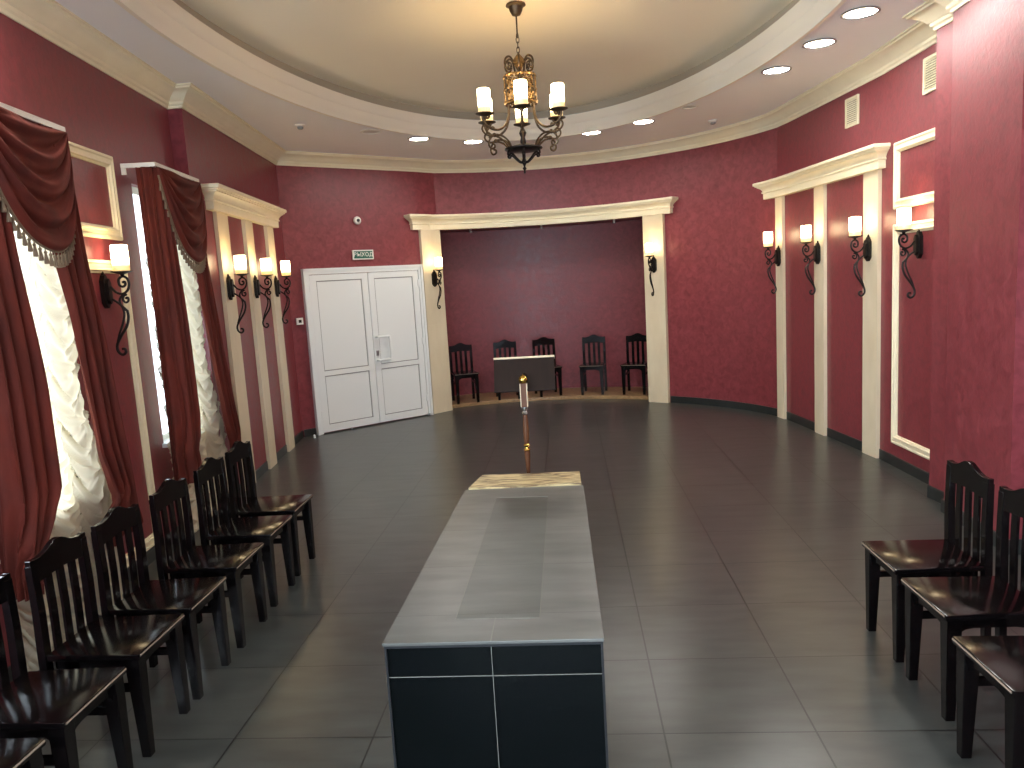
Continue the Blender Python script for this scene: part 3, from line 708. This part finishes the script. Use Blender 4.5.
# ------------------------------------------------------------------ plinth
PK=.977; PH=.53
P0=[(a*PK,b*PK) for a,b in [(-.745,2.572),(.073,2.575),(.046,4.615),(-.708,4.61)]]
pl=thing('tiled_plinth','long grey tiled plinth with a raised flat top in the middle of the room','plinth',(-.335*PK,2.572*PK,0))
def loc(p): return (p[0]+.335*PK,p[1]-2.572*PK)
Q=[loc(p) for p in P0]
bm=NB(); prism(bm,[(Q[0][0]+.012,Q[0][1]+.012),(Q[1][0]-.012,Q[1][1]+.012),(Q[2][0]-.012,Q[2][1]-.01),(Q[3][0]+.012,Q[3][1]-.01)],0,PH-.012); obj('body',bm,M_plinth_side,pl,smooth=False)
bm=NB(); prism(bm,Q,PH-.012,PH); obj('top_slab',bm,M_top,pl,smooth=False,bevel=.002)
# inset field
I=[loc((p[0]*PK,p[1]*PK)) for p in ((-.497,2.759),(-.166,2.753),(-.173,4.39),(-.485,4.40))]
bm=NB(); prism(bm,I,PH-.002,PH+.0012); obj('inset_panel',bm,M_inset,pl,smooth=False)
bm=NB()
def line3(bm,a,b,w,z,axis='xy'):
    a=Vector(a);b=Vector(b);d_=(b-a).normalized();n_=Vector((d_.y,-d_.x))*w/2
    pts=[a+n_,b+n_,b-n_,a-n_]; prism(bm,[tuple(p) for p in pts],z-.0015,z)
for i in range(4): line3(bm,I[i],I[(i+1)%4],.0025,PH+.0022)
xm0=-.01
line3(bm,(xm0+.005,.0),(xm0+.005,.187),.004,PH+.0015); line3(bm,(xm0+.02,1.83),(xm0+.02,2.03),.004,PH+.0015)
obj('top_grout',bm,M_grout,pl,smooth=False)
bm=NB(); xf=.011
box2(bm,(Q[0][0]+.012,.0095,.392),(Q[1][0]-.012,.0125,.394)); box2(bm,(xm0+.003,.0095,0),(xm0+.005,.0125,.518))
obj('front_grout',bm,M_grout,pl,smooth=False)
bm=NB()
for x in (Q[0][0]+.004,Q[1][0]-.012): box2(bm,(x,.006,0),(x+.008,.014,PH-.012))
box2(bm,(Q[0][0]+.004,.004,PH-.022),(Q[1][0]-.004,.012,PH-.012))
obj('edge_trim',bm,M_trimd,pl,smooth=False)
bm=NB(); prism(bm,[(-.669,4.50),(.031,4.509),(.027,4.80),(-.617,4.80)],PH-.02,PH+.012)
gs=obj('gold_slab',bm,M_strip,smooth=False,bevel=.002); tag(gs,'gold veined slab across the far end of the tiled plinth','slab')
bm=NB(); prism(bm,[(-.62,4.52),(-.03,4.53),(-.03,4.76),(-.60,4.76)],0,PH-.02); obj('support',bm,M_plinth_side,gs,smooth=False)

# ------------------------------------------------------------------ lectern
lc=thing('lectern','wooden lectern with turned post and dark tilted board behind the tiled plinth','lectern',(-.33,5.12,0),.0)
bm=NB()
lathe(bm,[(.17,0),(.17,.02),(.15,.03),(.05,.05),(.03,.07)],n=28); obj('foot',bm,M_post,lc)
bm=NB(); lathe(bm,[(.018,.07),(.012,.30),(.014,.48),(.020,.58),(.021,.62)],n=20); lathe(bm,[(.014,.67),(.021,.71),(.022,.77),(.017,.85),(.014,.882)],n=20); obj('turned_shaft',bm,M_post,lc)
bm=NB(); lathe(bm,[(.014,.615),(.024,.628),(.015,.64),(.015,.65),(.024,.66),(.014,.673)],n=20)
obj('lower_collar',bm,M_brass,lc)
bm=NB(); lathe(bm,[(.014,.878),(.022,.89),(.013,.903),(.022,.918),(.022,.932)],n=20); obj('upper_collar',bm,M_chrome,lc)
bm=NB(); box2(bm,(-.024,-.024,.932),(.024,.024,1.098))
obj('square_block',bm,M_post,lc,smooth=False,bevel=.003)
bm=NB()
for sx in (-.0225,.0225):
    for sy in (-.0225,.0225): box2(bm,(sx-.003,sy-.003,.934),(sx+.003,sy+.003,1.096))
obj('pale_corner_bead',bm,M_ply,lc,smooth=False)
bm=NB(); bmesh.ops.create_uvsphere(bm,u_segments=20,v_segments=12,radius=.032,matrix=Matrix.Translation((0,0,1.122))); obj('brass_ball',bm,M_brass,lc)
tilt=math.radians(-66)   # the board leans: upper edge towards the plinth side
R_=Matrix.Translation((.006,.075,1.147))@Matrix.Rotation(math.radians(64),4,'X')
bm=NB(); box(bm,(0,0,0),(.425,.245,.018),M=R_); rb=obj('reading_board',bm,M_board,lc,smooth=False,bevel=.002)
bm=NB(); box(bm,(0,.124,-.006),(.43,.014,.04),M=R_); obj('board_ledge',bm,M_ply,rb,smooth=False,bevel=.002)
bm=NB(); tube(bm,[Vector((0,0,1.14)),Vector((0,.03,1.145)),Vector((.003,.068,1.15))],.012,8); obj('bracket',bm,M_iron,lc)

# ------------------------------------------------------------------ chairs: local +x is where the sitter faces
def make_chair(label,group,loc_,rz):
    t=thing('dining_chair',label,'chair',loc_,rz,group)
    SW,SD,SH_=.372,.40,.445   # width (y), depth (x), seat height
    bm=NB()
    pts=[(.20,-.186),(.20,.186),(-.19,.172),(-.19,-.172)]
    prism(bm,pts[::-1],SH_-.026,SH_); seat_=obj('seat',bm,M_black,t,smooth=True,ang=50,bevel=.007)
    bm=NB()   # worn seat edge bead with a painted highlight
    bead=[(.203,-.182),(.203,.182)]
    tube(bm,[Vector((.2005,-.176,SH_-.008)),Vector((.2005,.176,SH_-.008))],.0042,5)
    obj('edge_bead',bm,M_edge,seat_)
    # aprons with shaped brackets
    def ap(w): return [(-w,0),(w,0),(w,-.085),(w-.012,-.083),(w-.022,-.062),(w-.045,-.048),(w-.075,-.043),(-w+.075,-.043),(-w+.045,-.048),(-w+.022,-.062),(-w+.012,-.083),(-w,-.085)]
    bm=NB(); prism(bm,ap(.135),.155,.172,lambda y,z,x:(x,y,z+SH_-.026)); obj('front_apron',bm,M_black,t,smooth=False)
    for s in (-1,1):
        bm=NB(); prism(bm,ap(.155),s*.139,s*.155,lambda x,z,y:(x-.0,y,z+SH_-.026)); obj('side_apron',bm,M_black,t,smooth=False)
    bm=NB(); box2(bm,(-.178,-.135,SH_-.075),(-.162,.135,SH_-.026)); obj('rear_apron',bm,M_black,t,smooth=False)
    def taper(bm,x0,y0,w0,x1,y1,w1,z0,z1):
        a=[bm.verts.new((x0+dx*w0/2,y0+dy*w0/2,z0)) for dx,dy in ((-1,-1),(1,-1),(1,1),(-1,1))]
        b=[bm.verts.new((x1+dx*w1/2,y1+dy*w1/2,z1)) for dx,dy in ((-1,-1),(1,-1),(1,1),(-1,1))]
        bm.faces.new(a[::-1]); bm.faces.new(b)
        for i in range(4): bm.faces.new((a[i],a[(i+1)%4],b[(i+1)%4],b[i]))
    for s in (-1,1):
        bm=NB(); taper(bm,.166,s*.150,.036,.160,s*.147,.058,0,SH_-.026); obj('leg',bm,M_black,t,smooth=False,bevel=.003)
        # rear leg runs up into the back post
        bm=NB(); side=[(-.222,0),(-.196,0),(-.186,.30),(-.184,SH_),(-.182,.62),(-.188,.815),(-.216,.812),(-.214,.62),(-.218,SH_),(-.218,.30)]
        y_=s*.157; prism(bm,side,y_-.019,y_+.019,lambda x,z,y:(x,y,z)); obj('leg',bm,M_black,t,smooth=False,bevel=.002)
        bm=NB(); box2(bm,(-.17,s*.148-.009,.275),(.155,s*.148+.009,.305)); obj('stretcher',bm,M_black,t,smooth=False)
    def bx(z): return interp([(.44,-.200),(.62,-.198),(.84,-.203)],z)
    # top rail with camel back
    out=[]; n_=24
    for i in range(n_+1):
        u=-1+2*i/n_; y=.174*u
        au=abs(u)
        if au>.86: z=.835
        elif au>.62: z=.832+.004*(1-au)
        else: z=.836+.036*(math.cos(PI*au/.62)*.5+.5)
        out.append((y,z))
    bm=NB(); rail=[(.174,.735)]+[( y,z) for y,z in out[::-1]]+[(-.174,.735),(-.10,.742),(0,.75),(.10,.742)]
    def fr(y,z,t_): return (bx(z)+t_,y,z)
    prism(bm,rail,-.011,.013,fr); back_=obj('backrest',bm,M_black,t,smooth=False,bevel=.002)
    for yy in (-.075,0,.075):
        bm=NB(); prism(bm,[(-.019,.42),(.019,.42),(.019,.60),(.019,.755),(-.019,.755),(-.019,.60)],-.006,.006,lambda y,z,t_:(bx(z)+t_,y+yy,z)); obj('slat',bm,M_black,back_,smooth=False)
    return t
c0=make_chair('black wooden slat-back chair in the left row, nearest to the camera and mostly cut off','left row of chairs',(-1.93,1.92,0),0)
Ls=[(-1.925,2.36,'second'),(-1.935,2.815,'third'),(-1.938,3.23,'fourth'),(-1.945,3.71,'fifth'),(-1.965,4.205,'sixth'),(-1.99,4.66,'seventh')]
names_=['black wooden slat-back chair in the left row, second from the camera','black wooden slat-back chair in the left row, third from the camera','black wooden slat-back chair in the left row, fourth from the camera','black wooden slat-back chair in the left row, third from the far end','black wooden slat-back chair in the left row, next to the last one','black wooden slat-back chair at the far end of the left row']
for (x,y,_),l in zip(Ls,names_): dup(c0,(x,y,0),.02,l,'left row of chairs')
for x,y,rz,l in ((1.575,3.445,PI+.01,'black wooden slat-back chair in the right row, farthest, in front of the pier'),(1.57,2.995,PI+.02,'black wooden slat-back chair in the middle of the right row'),(1.52,2.465,PI+.01,'black wooden slat-back chair in the right row, nearest and cut by the frame')):
    dup(c0,(x,y,0),rz,l,'right row of chairs')
NC=[(-1.53,10.87,'black wooden chair in the niche, leftmost, beside the left pilaster'),(-.93,11.04,'black wooden chair in the niche, behind the left part of the lectern board'),(-.31,11.16,'black wooden chair in the niche, behind the right part of the lectern board'),(.31,11.10,'black wooden chair in the niche, second from the right pilaster'),(.91,10.93,'black wooden chair in the niche, half hidden by the right pilaster')]
rot=[-PI/2+.32,-PI/2+.16,-PI/2+.24,-PI/2-.17,-PI/2-.30]
for (x,y,l),r in zip(NC,rot):
    cxx=x-math.cos(r)*.166; cyy=y-math.sin(r)*.166
    dup(c0,(cxx,cyy,.05),r,l,'chairs in the niche')

# ------------------------------------------------------------------ daylight and camera
w=bpy.data.worlds.new('sky'); sc.world=w; w.use_nodes=True
w.node_tree.nodes['Background'].inputs[0].default_value=(.70,.86,1,1); w.node_tree.nodes['Background'].inputs[1].default_value=1.6
for i,(a,b) in enumerate(WINS):
    ld=bpy.data.lights.new('daylight','AREA'); ld.shape='RECTANGLE'; ld.size=1.3; ld.size_y=2.3; ld.color=(.80,.90,1)
    ld.energy=[430,340,40,28][i]
    lo=bpy.data.objects.new('daylight',ld); C.objects.link(lo)
    m=(a+b)/2; x,y=LW(m); lo.location=(x-1.1,y-.14,1.75)
    lo.rotation_euler=(0,-PI/2,0); lo.rotation_euler=Vector((1,.13,.05)).to_track_quat('-Z','Z').to_euler()
ld=bpy.data.lights.new('daylight','AREA'); ld.shape='RECTANGLE'; ld.size=3.2; ld.size_y=2.5; ld.color=(.76,.88,1); ld.energy=140  # added fill light outside the unseen back window
lo=bpy.data.objects.new('daylight',ld); C.objects.link(lo); lo.location=(.1,-3.5,1.45); lo.rotation_euler=(PI/2,0,0)
cam=bpy.data.cameras.new('camera'); co=bpy.data.objects.new('camera',cam); C.objects.link(co)
p,r,y=.136325,-.0598538,.0796019; f=749.6
def camrot():
    cp,sp_=math.cos(p),math.sin(p);cr_,sr=math.cos(r),math.sin(r);c,s=math.cos(y),math.sin(y)
    Rz=Matrix(((c,s,0),(-s,c,0),(0,0,1))); P=Matrix(((1,0,0),(0,-sp_,-cp),(0,cp,-sp_))); Qm=Matrix(((cr_,-sr,0),(sr,cr_,0),(0,0,1)))
    return Qm@P@Rz     # world -> (right, down, forward)
Mw=camrot(); right=Vector(Mw[0]); down=Vector(Mw[1]); fwd=Vector(Mw[2])
mw=Matrix((right,-down,-fwd)).transposed().to_4x4(); mw.translation=(0,0,1.8)
co.matrix_world=mw
cam.sensor_fit='HORIZONTAL'; cam.sensor_width=36; cam.lens=f*36/1024; cam.clip_start=.05
sc.camera=co
sc.view_settings.view_transform='Standard'; sc.view_settings.look='None'; sc.view_settings.gamma=1; sc.view_settings.use_curve_mapping=False
sc.view_settings.exposure=1.3
sc.cycles.max_bounces=8
